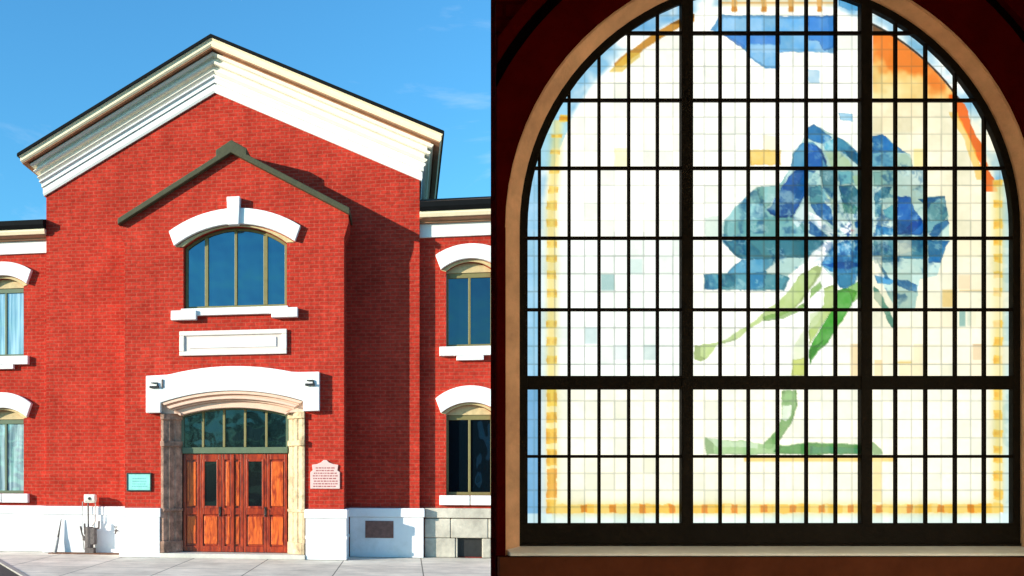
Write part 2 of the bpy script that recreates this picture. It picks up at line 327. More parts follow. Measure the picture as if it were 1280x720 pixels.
# wings
def wing(x0, x1, cx, side):
    lo = [(cx - .6, 1.6), (cx + .6, 1.6)] + arc(cx + .6, cx - .6, 3.70, .24, 10)
    up = [(cx - .6, 5.43), (cx + .6, 5.43)] + arc(cx + .6, cx - .6, 7.38, .24, 10)
    MB().holed([(x0, 0), (x1, 0), (x1, 8.8), (x0, 8.8)], [lo, up], W, W + .5).build('wing_wall', BRICK, B)
    MB().box(x0, x1, W - .06, W + .1, 8.27, 8.62).build('wing_frieze', FASCIA_W, B, bevel=.01)
    MB().prism([(W - .02, 8.622), (W - .16, 8.622), (W - .16, 8.66), (W - .30, 8.70), (W - .30, 8.72), (W + .1, 8.72)], x0, x1, 'x').build('wing_soffit', SOFFIT, B)
    MB().prism([(W - .02, 8.722), (W - .36, 8.722), (W - .40, 8.80), (W - .40, 8.86), (W - .02, 8.86)], x0, x1, 'x').build('wing_fascia', CREAM, B)
    MB().prism([(W - .02, 8.862), (W - .44, 8.862), (W - .50, 8.95), (W - .50, 9.08), (W - .02, 9.08)], x0, x1, 'x').build('gutter', ROOF, B)
    m = MB()
    if side > 0:
        m.prism([(W - .48, 9.082), (4.0, 10.05), (7.5, 9.082)], x0, x1, 'x'); m.build('wing_roof', ROOFB, B)
    else:
        v = [m.bm.verts.new(p) for p in ((x1, W - .48, 9.082), (x1, 4, 9.92), (x1, 7.5, 9.082), (x0, W - .48, 9.082), (x0, 4, 9.092), (x0, 7.5, 9.082))]
        for f in ((0, 1, 4, 3), (1, 2, 5, 4), (0, 2, 1), (3, 4, 5), (0, 3, 5, 2)): m.bm.faces.new([v[i] for i in f])
        m.build('wing_roof', ROOF, B)
    for (z0, z1, ho, hi, gm, ti) in ((1.6, 3.70, (4.10, .32), (3.72, .27), PALEG if side < 0 else DEEPG, 0), (5.43, 7.38, (7.80, .26), (7.42, .26), PALEG if side < 0 else DEEPG, 1)):
        wnd = MB(); y = W + .17
        fm = GREENP if side < 0 else OLIVE
        wnd.box(cx - .59, cx - .53, y, y + .07, z0 + .002, z1 - .02); wnd.box(cx + .53, cx + .59, y, y + .07, z0 + .002, z1 - .02)
        wnd.box(cx - .53, cx + .53, y, y + .07, z0 + .002, z0 + .08); wnd.box(cx - .53, cx + .53, y, y + .07, z1 - .15, z1 - .02); wnd.box(cx - .03, cx + .03, y, y + .07, z0 + .08, z1 - .15)
        w_ = wnd.build('window', fm, B, bevel=.008)
        MB().box(cx - .55, cx + .55, y + .04, y + .055, z0 + .06, z1 - .1).build('pane', gm, w_)
        MB().strip(arc(cx - .59, cx + .59, z1 + .0, .23, 10), [(cx - .59 + 1.18*i/10, z1 - .021) for i in range(11)], y - .03, y + .06).build('tympanum', TAN, w_)
        MB().strip(arc(cx - .87, cx + .87, ho[0], ho[1]), arc(cx - .73, cx + .73, hi[0], hi[1]), W - .13, W + .05).build('hood', WHITE, w_, bevel=.015)
        MB().strip(arc(cx - .72, cx + .72, hi[0] - .01, hi[1]), arc(cx - .61, cx + .61, z1 - .01, .24), W - .02, W + .05).build('hood_moulding', TAN, w_, bevel=.01)
        if ti:
            MB().box(cx - .77, cx + .77, W - .13, W + .2, z0 - .24, z0 - .002).build('sill', WHITE, w_, bevel=.012)
            MB().box(cx - .34, cx + .34, W - .12, W + .02, z0 - .36, z0 - .242).build('sill_block', WHITE, w_, bevel=.012)
        else:
            MB().box(cx - .77, cx - .012, W - .14, W + .2, z0 - .25, z0 - .002).build('sill', WHITE, w_, bevel=.012)
            MB().box(cx + .012, cx + .77, W - .14, W + .2, z0 - .25, z0 - .002).build('sill', WHITE, w_, bevel=.012)
    return
wing(1.872, 13, 3.15, 1)
wing(-20, -8.222, -9.58, -1)
# wing plinths: painted on the left, bare ashlar on the right
plinth(-20, -8.34, W, 'plinth', PLINTH, PLINTH)
st = MB(); random.seed(3)
for r_, (z0, z1) in enumerate(((0, .5), (.51, 1.0))):
    x = 2.0
    while x < 12.9:
        wd = random.uniform(.65, 1.25); x1 = min(x + wd, 13)
        if not (r_ == 0 and x1 > 2.85 and x < 3.45):
            st.box(x, x1 - .012, W - .13 - random.uniform(0, .03), W + .04, z0, z1)
        else:
            if x < 2.85: st.box(x, 2.84, W - .13, W + .04, z0, z1)
            if x1 > 3.45: st.box(3.45, x1, W - .13, W + .04, z0, z1)
        x = x1
ap = st.build('stone_plinth', ASHLAR, B, bevel=.025)
MB().box(2.01, 13, W - .18, W + .04, 1.02, 1.27).build('plinth_cap', ASHLAR, ap, bevel=.02)
MB().box(2.84, 3.45, W - .02, W - .005, 0.02, .5).build('basement_opening', DARK, B)

# big arched window of the bay
cx = -2.78; y = .20
w_ = MB()
w_.strip(arc(cx - 1.33, cx + 1.33, ZS, RISE - .005), arc(cx - 1.26, cx + 1.26, ZS - .03, RISE - .04), y, y + .09)
w_.box(cx - 1.33, cx - 1.26, y, y + .09, 6.39, ZS - .005); w_.box(cx + 1.26, cx + 1.33, y, y + .09, 6.39, ZS - .005)
w_.box(cx - 1.26, cx + 1.26, y, y + .09, 6.39, 6.48)
wb = w_.build('bay_window', OLIVE, B, bevel=.008)
zc = lambda dx: ZS + RISE - .07 - .47 * (dx / 1.33) ** 2
for dx, hw in ((-.77, .045), (0, .035), (.77, .055)):
    MB().box(cx + dx - hw, cx + dx + hw, y - .01, y + .08, 6.481, zc(dx)).build('mullion', OLIVE, wb, bevel=.008)
MB().prism([(cx - 1.29, 6.45), (cx + 1.29, 6.45)] + arc(cx + 1.29, cx - 1.29, ZS - .01, RISE - .02), y + .05, y + .062).build('pane', SKYG, wb)
MB().strip(arc(cx - 1.70, cx + 1.70, 8.38, .52), arc(cx - 1.56, cx + 1.56, 8.0, .50), -.12, .03).build('hood', WHITE, wb, bevel=.015)
MB().strip(arc(cx - 1.54, cx + 1.54, 7.99, .49), arc(cx - 1.345, cx + 1.345, ZS - .01, RISE), -.025, .05).build('hood_moulding', TAN, wb, bevel=.006)
MB().prism([(cx - .14, 8.46), (cx + .14, 8.46), (cx + .17, 9.17), (cx - .17, 9.17)], -.20, .02).build('keystone', WHITE, wb, bevel=.015)
MB().box(cx - 1.38, cx + 1.38, -.10, .22, 6.20, 6.385).build('sill', WHITE, wb, bevel=.012)
for s_ in (-1, 1): MB().box(*sorted((cx + s_ * .97, cx + s_ * 1.63)), -.17, .02, 6.09, 6.33).build('sill_block', WHITE, wb, bevel=.012)

# framed stone tablet
tb = MB().box(-4.19, -1.45, -.03, .02, 5.19, 5.80).build('stone_tablet', mat('tablet_stone', (.72, .60, .55), .7, .08, 4), B)
m = MB(); m.box(-4.21, -1.43, -.075, -.028, 5.69, 5.81); m.box(-4.21, -1.43, -.075, -.028, 5.18, 5.29); m.box(-4.21, -4.08, -.075, -.028, 5.29, 5.69); m.box(-1.56, -1.43, -.075, -.028, 5.29, 5.69)
m.build('tablet_frame', mat('tablet_frame_stone', (.74, .68, .62), .7, .1, 4), tb, bevel=.018)
MB().box(-3.95, -1.70, -.055, -.028, 5.37, 5.62).build('tablet_panel', WHITE, tb, bevel=.012)

# door surround
sur = [(-5.06, 3.72), (-5.06, 4.67), (-4.52, 4.69)] + arc(-4.38, -1.29, 4.71, .17, 12) + [(-1.12, 4.70), (-.60, 4.70), (-.60, 3.73), (-1.00, 3.72)] + arc(-1.01, -4.67, 3.98, .28) + [(-4.68, 3.72)]
m = MB().prism(sur, -.20, .03); lt = m.build('door_lintel', WHITE, B, bevel=.015)
arcs = []
def inner(t):
    h = 1.82 - .42 * t; zs = 3.97 - .31 * t; ap = 4.25 - .40 * t
    return arc(C1 - h, C1 + h, zs, ap - zs)
AV = MB()
for (t0, t1, y0) in ((.0, .18, -.16), (.18, .30, -.08), (.30, .48, -.13), (.48, .60, -.02), (.60, 1.0, .06)):
    AV.strip(inner(t0 + .005), inner(t1), y0, .34)
for s_ in (-1, 1): AV.prism([(C1 + s_*1.835, 3.702), (C1 + s_*1.835, 3.985), (C1 + s_*1.81, 3.985), (C1 + s_*1.36, 3.665), (C1 + s_*1.36, 3.702)], .0, .33)
AV.build('archivolt', PINKTAN, B, bevel=.01)
# splayed stone jambs
def jamb(s_, mt):
    X = lambda a: C1 + s_ * a
    m = MB()
    m.prism([(X(1.86), -.06), (X(1.79), -.06), (X(1.74), -.02), (X(1.70), .03), (X(1.65), .02), (X(1.60), .09), (X(1.56), .17), (X(1.52), .17), (X(1.46), .26), (X(1.39), .36), (X(1.86), .36)], 0.12, 3.70, 'z')
    j = m.build('door_jamb', mt, B, bevel=.01)
    for (z0, z1, e) in ((2.86, 3.0, .06), (1.18, 1.26, .03), (.12, .42, .05), (3.55, 3.71, .05)):
        MB().prism([(X(1.862), -.06 - e), (X(1.76), -.06 - e), (X(1.40), .27 - e), (X(1.37), .37), (X(1.862), .37)], z0, z1, 'z').build('jamb_moulding', mt, j, bevel=.015)
    return j
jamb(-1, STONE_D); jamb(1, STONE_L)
MB().box(-4.70, -.96, -.14, .6, 0, .118).build('door_step', mat('step_stone', (.55, .52, .47), .85, .12, 4, .3), B, bevel=.015)

# transom window over the doors
X0, X1 = C1 - 1.385, C1 + 1.385
tm = MB(); y = .33
tm.box(X0, X1, y - .03, y + .09, 2.68, 2.84)
tw = tm.build('transom_window', GREENP, B, bevel=.012)
ft = MB(); ft.strip(arc(X0 - .03, X1 + .03, 3.68, .20, 14), arc(X0 + .03, X1 - .03, 3.62, .19, 14), y, y + .07)
ft.box(X0 - .03, X0 + .05, y, y + .07, 2.842, 3.66); ft.box(X1 - .05, X1 + .03, y, y + .07, 2.842, 3.66); ft.build('frame', GREENP, tw)
for i in range(1, 5):
    xx = X0 + 2.77 * i / 5; MB().box(xx - .03, xx + .03, y - .005, y + .06, 2.842, 3.66 + .18 * (1 - ((xx - C1) / 1.385) ** 2)).build('glazing_bar', OLIVE, tw, bevel=.006)
MB().prism([(X0, 2.83), (X1, 2.83), (X1, 3.66)] + arc(X1, X0, 3.66, .2)[1:-1] + [(X0, 3.66)], y + .04, y + .05).build('pane', TEALG, tw)

# the timber doors: two solid side leaves, two glazed leaves and a double centre post of panels
ys = .36
secs = [(X0 + .02, X0 + .46, 'solid'), (X0 + .47, X0 + 1.03, 'glazed'), (X0 + 1.04, X0 + 1.61, 'double'), (X0 + 1.62, X0 + 2.22, 'glazed'), (X0 + 2.23, X1 - .02, 'solid')]
def rect_frame(m, x0, x1, z0, z1, b, y0, y1):
    m.box(x0, x0 + b, y0, y1, z0, z1); m.box(x1 - b, x1, y0, y1, z0, z1); m.box(x0 + b, x1 - b, y0, y1, z0, z0 + b); m.box(x0 + b, x1 - b, y0, y1, z1 - b, z1)
for i, (a, b, k) in enumerate(secs):
    m = MB(); nm = 'door_leaf'
    bb = .075
    m.box(a, a + bb, ys, ys + .06, .13, 2.67); m.box(b - bb, b, ys, ys + .06, .13, 2.67)
    m.box(a + bb, b - bb, ys, ys + .06, .13, .28); m.box(a + bb, b - bb, ys, ys + .06, 1.10, 1.27); m.box(a + bb, b - bb, ys, ys + .06, 2.52, 2.67)
    m.box(a + bb, b - bb, ys + .035, ys + .05, .28, 1.10)
    if k == 'double': m.box((a + b)/2 - .045, (a + b)/2 + .045, ys - .03, ys + .06, .14, 2.66)
    leaf = m.build(nm, DOORWOOD, B, bevel=.01)
    cols = [(a + bb, b - bb)] if k != 'double' else [(a + bb, (a + b)/2 - .045), ((a + b)/2 + .045, b - bb)]
    for (c0, c1) in cols:
        MB().box(c0 + .03, c1 - .03, ys + .008, ys + .033, .33, 1.05).build('lower_panel', PANELWOOD, leaf, bevel=.022)
        if k == 'glazed':
            MB().box(c0, c1, ys + .02, ys + .035, 1.27, 2.52).build('door_pane', BLACKG, leaf)
            fr = MB(); rect_frame(fr, c0 - .01, c1 + .01, 1.26, 2.53, .06, ys - .012, ys + .015); fr.build('pane_bead', DOORWOOD, leaf, bevel=.01)
        else:
            MB().box(c0, c1, ys + .034, ys + .05, 1.27, 2.52).build('panel_back', DOORWOOD, leaf)
            MB().box(c0 + .03, c1 - .03, ys + .008, ys + .033, 1.32, 2.47).build('upper_panel', PANELWOOD, leaf, bevel=.022)
    if i in (1, 3):
        hx = b - .035 if i == 1 else b - .035
        h = MB(); h.box(hx - .025, hx + .025, ys - .02, ys, 1.05, 1.30); h.tube([(hx, ys - .02, 1.26), (hx, ys - .07, 1.24), (hx, ys - .07, 1.1), (hx, ys - .02, 1.08)], .011); h.build('handle', DARK, leaf)
MB().box(X0 - .04, X1 + .04, .5, .52, .1, 3.9).build('door_backing', DARK, B)

# ------------------------------------------------------------------ small things on and by the facade
def child_of_place(name, label, cat, u, y, z, group=None):
    return empty(name, label, cat, mat=LB @ Matrix.Translation((u, y, z)), group=group)

pl = child_of_place('wall_plaque', 'small teal plaque with a dark rim on the brick left of the doorway', 'plaque', -5.29, 0, 1.94)
m = MB(); rect_frame(m, -.33, .33, -.24, .24, .035, -.05, -.002); m.build('rim', mat('plaque_rim', (.02, .035, .03), .5), pl, bevel=.006)
MB().box(-.295, .295, -.034, -.002, -.205, .205).build('face', mat('patina_teal', (.25, .62, .55), .5, .15, 6), pl)
random.seed(5); LT = mat('plaque_letters', (.14, .40, .42), .5)
for i, z in enumerate((.09, .02, -.05, -.11)):
    m = MB(); x = -.2 + random.uniform(0, .04)
    while x < .17:
        w = random.uniform(.02, .06); m.box(x, x + w, -.0375, -.0345, z - .010, z + .010); x += w + .014
    m.build('text_line', LT, pl)

sg = child_of_place('wall_sign', 'white historic marker with a shaped top and rows of lettering beside the doorway', 'sign', -.47, 0, 1.78)
MB().prism([(-.37, 0), (.37, 0), (.37, .42), (.31, .46), (.33, .60), (.20, .62), (.10, .66), (.04, .72), (-.04, .72), (-.10, .66), (-.20, .62), (-.33, .60), (-.31, .46), (-.37, .42)], -.04, -.001).build('board', mat('sign_pink', (.66, .46, .43), .6, .06, 5), sg, bevel=.008)
random.seed(9); LT = mat('sign_red_letters', (.34, .10, .10), .6)
for i in range(8):
    m = MB()
    z = .06 + i * .066; lim = .31 if z < .44 else .24
    x = -lim + random.uniform(0, .03)
    while x < lim - .04:
        w = random.uniform(.025, .085); m.box(x, min(x + w, lim), -.044, -.0405, z - .014, z + .014); x += w + .022
    m.build('text_line', LT, sg)

for (u, lab) in ((-4.83, 'small dark grey metal fitting on the left end of the white door lintel'), (-.83, 'small dark grey metal fitting on the right end of the white door lintel')):
    f = child_of_place('wall_fitting', lab, 'fitting', u, -.20, 4.42)
    m = MB(); m.box(-.12, .12, -.07, -.001, -.07, -.015); m.box(-.08, .09, -.05, -.001, .05, .075); m.box(.065, .095, -.05, -.001, -.014, .049); m.build('bracket', DARK, f, bevel=.006)
f = child_of_place('wall_rod', 'short upright grey bar beside the left lintel fitting', 'fitting', -4.62, -.20, 4.47)
m = MB().box(-.022, .022, -.03, -.001, -.12, .10); m.build('bar', IRON, f, bevel=.006)

# gas standpipe and meter
G = child_of_place('gas_standpipe', 'white capped standpipe above a dark rusty meter at the foot of the white plinth', 'standpipe', -6.86, .70, 0)
m = MB(); m.tube([(-.14, 0, 1.49), (.16, 0, 1.49)], .115, 14); m.box(-.16, .12, -.06, .12, 1.37, 1.60); m.build('head', mat('head_white', (.7, .69, .62), .5, .15, 8), G, bevel=.02)
MB().tube([(.02, -.10, 1.49), (.02, -.13, 1.49)], .04, 12).build('dial', DARK, G)
MB().tube([(-.06, 0, 1.39), (-.05, 0, .7), (-.05, 0, .15)], .022).build('pipe', IRON, G)
MB().tube([(.13, .05, 1.38), (.14, .05, .9), (.05, .05, .75)], .018).build('pipe', mat('pale_pipe', (.55, .45, .42), .6, .1, 8), G)
MB().tube([(-.22, .02, 1.4), (-.24, .02, .6), (-.18, .02, .1)], .014).build('pipe', mat('grey_pipe', (.35, .33, .32), .6, .1, 8), G)
m = MB(); m.tube([(-.03, 0, .16), (-.03, 0, .72)], .12, 12); m.tube([(-.18, -.04, .42), (.16, -.04, .30)], .06, 10); m.box(-.01, .16, -.1, .1, .25, .70); m.build('meter', IRON, G, bevel=.02)
MB().tube([(-.28, 0, .74), (-.22, 0, .5), (-.08, -.03, .38)], .025).build('pipe', IRON, G)
MB().tube([(.13, 0, .66), (.24, 0, .70), (.25, 0, .88)], .028).build('valve', IRON, G)
MB().tube([(-.12, -.08, .52), (-.13, -.08, .82)], .03).build('valve', IRON, G)
MB().box(-.12, .12, -.10, .12, 0.0, .16).build('foot', IRON, G)
m = MB(); random.seed(2)
pts = [(-1.05 + 2.1 * i / 20, .02 + random.uniform(-.02, .03)) for i in range(21)]
m.prism([(p[0], .25) for p in pts] + [(p[0], -.12 - random.uniform(0, .07) + .05 * abs(p[0])) for p in reversed(pts)], 0.004, .022, 'z')
ds = m.build('dirt', mat('rusty_earth', (.17, .07, .035), .95, .4, 9, .8, 30)); ds.matrix_world = LB @ Matrix.Translation((-6.92, .60, 0)); tag(ds, kind='structure')
for (a, b, y) in ((-8.2, -5.85, .86), (-5.8, -4.72, -.13), (-.95, .10, -.13), (.10, 1.98, .86), (2.0, 12, W - .18)):
    m = MB(); n_ = int((b - a) * 6) + 2; pts = [a + (b - a) * i / n_ for i in range(n_ + 1)]
    m.prism([(p, y + .03) for p in pts] + [(p, y - random.uniform(.015, .09)) for p in reversed(pts)], .001, .006, 'z')
    gr = m.build('wall_foot_grit', mat('grit', (.20, .17, .14), .95, .4, 12), None); gr.matrix_world = LB; tag(gr, kind='structure')
t = child_of_place('leaning_pipe', 'thin grey pipe leaning on the white plinth left of the standpipe', 'pipe', -7.80, .70, 0)
MB().tube([(-.06, 0, 0), (.0, .08, .42)], .055, 8, .045).build('sleeve', mat('weathered_grey', (.42, .41, .40), .8, .3, 8), t)
MB().tube([(.0, .08, .40), (.07, .14, .92)], .035, 8, .012).build('tip', IRON, t)
t = child_of_place('hose_tap', 'small dark tap on the white plinth right of the standpipe', 'tap', -6.18, .88, .62)
m = MB(); m.tube([(0, .02, 0), (0, -.08, 0)], .03, 10); m.tube([(0, -.07, .02), (0, -.07, -.09)], .022, 8); m.tube([(0, -.05, 0), (0, -.05, .10)], .012, 8); m.build('body', IRON, t)
MB().tube([(-.05, -.05, .10), (.05, -.05, .10)], .014, 8).build('handle', DARK, t)

# trees across the street, mirrored in the windows
FOL = mat('dark_foliage', (.035, .055, .02), .8, .4, 2); BARK = mat('bark', (.06, .045, .03), .9, .3, 6)
def tree(x, y, h, seed, label):
    rnd = random.Random(seed); t = empty('broadleaf_tree', label, 'tree', (x, y, -.03), group='trees across the street')
    m = MB(); m.tube([(0, 0, 0), (.1, 0, h*.3), (0, .1, h*.6), (0, 0, h*.85)], .28, 10, .06)
    for k in range(7):
        a = k * 2.4; m.tube([(0, 0, h*(.28+.05*k)), (math.cos(a)*h*.18, math.sin(a)*h*.18, h*(.42+.05*k)), (math.cos(a)*h*.3, math.sin(a)*h*.3, h*(.5+.05*k))], .10, 7, .03)
    m.build('trunk', BARK, t)
    m = MB(); cl = [(Vector((rnd.gauss(0, h*.17), rnd.gauss(0, h*.17), h*rnd.uniform(.38, .92))), rnd.uniform(.09, .16)*h) for _ in range(26)]
    for _ in range(5200):
        c, r = rnd.choice(cl); d = Vector((rnd.gauss(0, 1), rnd.gauss(0, 1), rnd.gauss(0, .8))).normalized() * r * rnd.random()**.4
        p = c + d; s = rnd.uniform(.09, .2); q = Vector((rnd.gauss(0, 1), rnd.gauss(0, 1), rnd.gauss(0, 1))).normalized(); e = q.orthogonal().normalized(); f_ = q.cross(e)
        m.bm.faces.new([m.bm.verts.new(p + e*s), m.bm.verts.new(p + f_*s*.6), m.bm.verts.new(p - e*s), m.bm.verts.new(p - f_*s*.6)])
    m.build('crown', FOL, t)
tree(-9, -24, 8.0, 1, 'broad tree across the street mirrored in the door glass')
tree(-17, -27, 9.0, 2, 'tallest tree across the street')
tree(-25, -23, 8.0, 3, 'tree across the street mirrored in the left windows')
tree(-33, -20, 8.6, 4, 'dense tree farthest along the street')

# ------------------------------------------------------------------ the hall that holds the stained glass
YW = 6.0
def WX(px, y=YW): return (px - CX) / F * y
def WZ(py, y=YW): return (HY - py) / F * y + EYE
H = empty('hall', 'dark red brick hall whose wall frames a tall arched stained glass window', 'building', (0, 0, 0))
PX0 = WX(615); PXR = 5.3; ZC = 5.4; XL = -1.85; ZF = .6
ax, az = 963.5, 286.0
def loop(r, bottom, y, n=48, left=None, right=None):
    """arch outline: up the left side, over, and down the right side"""
    L = [(WX(ax - r, y), WZ(bottom, y))]
    L += [(WX(ax - r*math.cos(a), y), WZ(az - r*math.sin(a), y)) for a in [math.pi*i/n for i in range(n+1)]]
    L += [(WX(ax + r, y), WZ(bottom, y))]
    return L
XT = WX(619.5)
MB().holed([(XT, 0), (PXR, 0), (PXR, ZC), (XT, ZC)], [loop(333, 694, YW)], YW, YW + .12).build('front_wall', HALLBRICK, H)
MB().box(WX(640), PXR, YW + .21, YW + .38, 0, ZC).build('glow_shield', HALLBRICK, H)  # added plate behind the panes, keeps their glow off the facade windows
MB().prism([(WX(619.3), YW - .004), (WX(640), YW + .121), (WX(640), YW + .38), (WX(615.5, YW + .38), YW + .38)], 0, ZC - .01, 'z').build('corner_trim', FRAMEB, H)
HP = mat('dark_hall_plaster', (.05, .012, .009), .85, .2, 3, .2, 20)
BOUNCE = mat('pale_bounce_plaster', (.82, .76, .68), .8, .05, 3)  # unseen walls and ceiling kept pale to bounce sun onto the window wall
MB().box(XL - .3, XL, 2.0, YW + .38, 0, ZC).build('side_wall', BOUNCE, H)
MB().box(XL - .3, XL, -4, 1.998, 0, ZF + .3).build('side_wall', BOUNCE, H)  # low wall under an opening added to let sun in for bounce
MB().box(XL - .3, XL, -4, 1.998, ZC - .2, ZC).build('side_wall', BOUNCE, H)
MB().box(PXR, PXR + .35, -4, YW + .38, 0, ZC).build('side_wall', BOUNCE, H)
MB().box(XL - .3, PXR + .35, -4.35, -4.002, 0, ZC).build('back_wall', BOUNCE, H)
MB().box(XL, PXR, -4, YW - .07, 0, ZF - .002).build('floor', mat('hall_floor_boards', (.45, .32, .20), .5, .25, 3), H)
MB().box(XL - .35, PXR + .4, -4.4, YW + .45, ZC + .002, ZC + .25).build('ceiling', BOUNCE, H)
# arch mouldings round the window
def ring(r0, r1, y0, name, mt, nn=40, a0=0):
    def L(r): return [(max(WX(ax - r*math.cos(a)), WX(619.5)), WZ(az - r*math.sin(a))) for a in [a0 + (math.pi - a0)*i/nn for i in range(nn+1)]]
    MB().strip(L(r1), L(r0), y0, YW + .01).build(name, mt, H, bevel=0)
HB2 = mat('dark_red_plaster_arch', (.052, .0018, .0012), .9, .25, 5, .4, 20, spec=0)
GRV = mat('black_groove', (.003, .001, .001), .9, spec=0)
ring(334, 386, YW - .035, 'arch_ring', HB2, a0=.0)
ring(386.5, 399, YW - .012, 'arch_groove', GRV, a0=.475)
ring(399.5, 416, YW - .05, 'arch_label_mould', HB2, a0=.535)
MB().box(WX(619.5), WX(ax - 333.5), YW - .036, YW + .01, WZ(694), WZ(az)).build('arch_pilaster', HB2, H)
# splayed reveal
def loft(A, ya, Bp, yb, name, mt):
    m = MB(); a = [m.bm.verts.new((p[0], ya, p[1])) for p in A]; b = [m.bm.verts.new((p[0], yb, p[1])) for p in Bp]
    c = [m.bm.verts.new((p[0] - .0, yb + .08, p[1])) for p in Bp]
    for i in range(len(a)-1): m.bm.faces.new((a[i], a[i+1], b[i+1], b[i])); m.bm.faces.new((b[i], b[i+1], c[i+1], c[i]))
    return m.build(name, mt, H, smooth=False)
YFm = YW + .06
loft(loop(331.5, 694, YW), YW - .004, loop(314, 694, YFm), YFm, 'window_reveal', REVEAL)
MB().strip(loop(334.5, 694, YW), loop(331.2, 694, YW), YW - .010, YW + .05).build('reveal_edge', REVEAL, H)
# sill and apron
m = MB(); m.prism([(YFm + .01, WZ(682.5, YFm)), (YW - .05, WZ(690.5, YW - .05)), (YW - .065, WZ(692, YW - .065)), (YW - .065, WZ(695, YW - .065)), (YFm + .01, WZ(695, YW))], WX(634.5), PXR, 'x')
m.build('window_sill', SILLM, H, bevel=.003)
MB().box(WX(621.5), PXR, YW - .05, YW - .001, ZF, WZ(695.5)).build('apron', APRON, H, bevel=.004)
MB().box(WX(621.5), PXR, YW - .062, YW - .051, ZF, ZF + .25).build('skirting', APRON, H, bevel=.004)

# the window itself
WN = empty('stained_glass_window', 'tall arched leaded window with a painted blue flower on a green stem and yellow border', 'stained glass window', (0, YFm, WZ(683, YFm)))
WN_inv = Matrix.Translation((0, -YFm, -WZ(683, YFm)))
def wbuild(m, name, mt, parent=None, bevel=0, label=None):
    o_ = m.build(name, mt, parent or WN, bevel=bevel, label=label); o_.data.transform(WN_inv)
    return o_
yf0, yf1 = YFm + .010, YFm + .07
yb = YFm + .02
fr = MB(); fr.strip(loop(314.5, 655, yf0), loop(303.5, 655, yf0), yf0 + .003, yf1)
wbuild(fr, 'frame', FRAMEB, bevel=.004)
m = MB(); m.box(WX(649, yf0), WX(1278, yf0), yf0 + .002, yf1, WZ(683.5, yf0), WZ(654, yf0)); wbuild(m, 'bottom_rail', FRAMEB, bevel=.004)
m = MB(); m.box(WX(649, yf0), WX(1278, yf0), yf0 - .006, yf0 + .02, WZ(684, yf0), WZ(679, yf0)); wbuild(m, 'bottom_bead', FRAMEB, bevel=.003)
for (a, b) in ((852.5, 867), (1077, 1091)):
    m = MB(); t_ = az - math.sqrt(309**2 - ((a+b)/2 - ax)**2)
    m.box(WX(a, yf0), WX(b, yf0), yf0 + .001, yf1 - .002, WZ(655, yf0), WZ(t_, yf0)); wbuild(m, 'mullion', FRAMEB, bevel=.004)
m = MB(); m.box(WX(656, yf0), WX(1270, yf0), yf0 + .006, yf1 - .004, WZ(486.5, yf0), WZ(469.5, yf0)); wbuild(m, 'transom', FRAMEB, bevel=.004)

# glazing bars
VB = [675, 712, 749.5, 786.5, 822.5, 901, 936.5, 973, 1009, 1045.5, 1120.5, 1158, 1195, 1231.5]
HBs = [41, 125, 210, 297.5, 387, 570.5]
m = MB(); w2 = 1.45
for i, v in enumerate(VB):
    top = az - math.sqrt(max(0, 306**2 - (v - ax)**2))
    # hand-made lead, very slightly out of true
    j = random.uniform(-.5, .5)
    m.box(WX(v - w2 + j*.3, yb), WX(v + w2 + j*.3, yb), yb, yb + .022, WZ(655, yb), WZ(top, yb))
wbuild(m, 'upright_bars', BARB)
m = MB()
for h in HBs:
    hw = 306 if h > az else math.sqrt(306**2 - (h - az)**2)
    m.box(WX(ax - hw, yb), WX(ax + hw, yb), yb - .003, yb + .019, WZ(h + 1.9, yb), WZ(h - 1.9, yb))
wbuild(m, 'cross_bars', BARB)

# ---- the painted glass, made to glow in place of daylight behind it
yg = yb + .03
def poly_mask(X, Y, P):
    inside = np.zeros(X.shape, bool); n = len(P); j = n-1
    for i in range(n):
        xi, yi = P[i]; xj, yj = P[j]
        if yi != yj:
            c = ((yi > Y) != (yj > Y)) & (X < (xj - xi) * (Y - yi) / (yj - yi) + xi); inside ^= c
        j = i
    return inside
def hash2(i, j, k=0):
    v = np.sin(i*127.1 + j*311.7 + k*74.7) * 43758.5453
    return v - np.floor(v)
def vnoise(X, Y, s, k=0):
    x, y_ = X/s, Y/s; i, j = np.floor(x), np.floor(y_); f, g_ = x-i, y_-j; f = f*f*(3-2*f); g_ = g_*g_*(3-2*g_)
    return (hash2(i, j, k)*(1-f) + hash2(i+1, j, k)*f)*(1-g_) + (hash2(i, j+1, k)*(1-f) + hash2(i+1, j+1, k)*f)*g_
def fbm(X, Y, s, k=0): return .5*vnoise(X, Y, s, k) + .3*vnoise(X, Y, s/2.1, k+1) + .2*vnoise(X, Y, s/4.3, k+2)

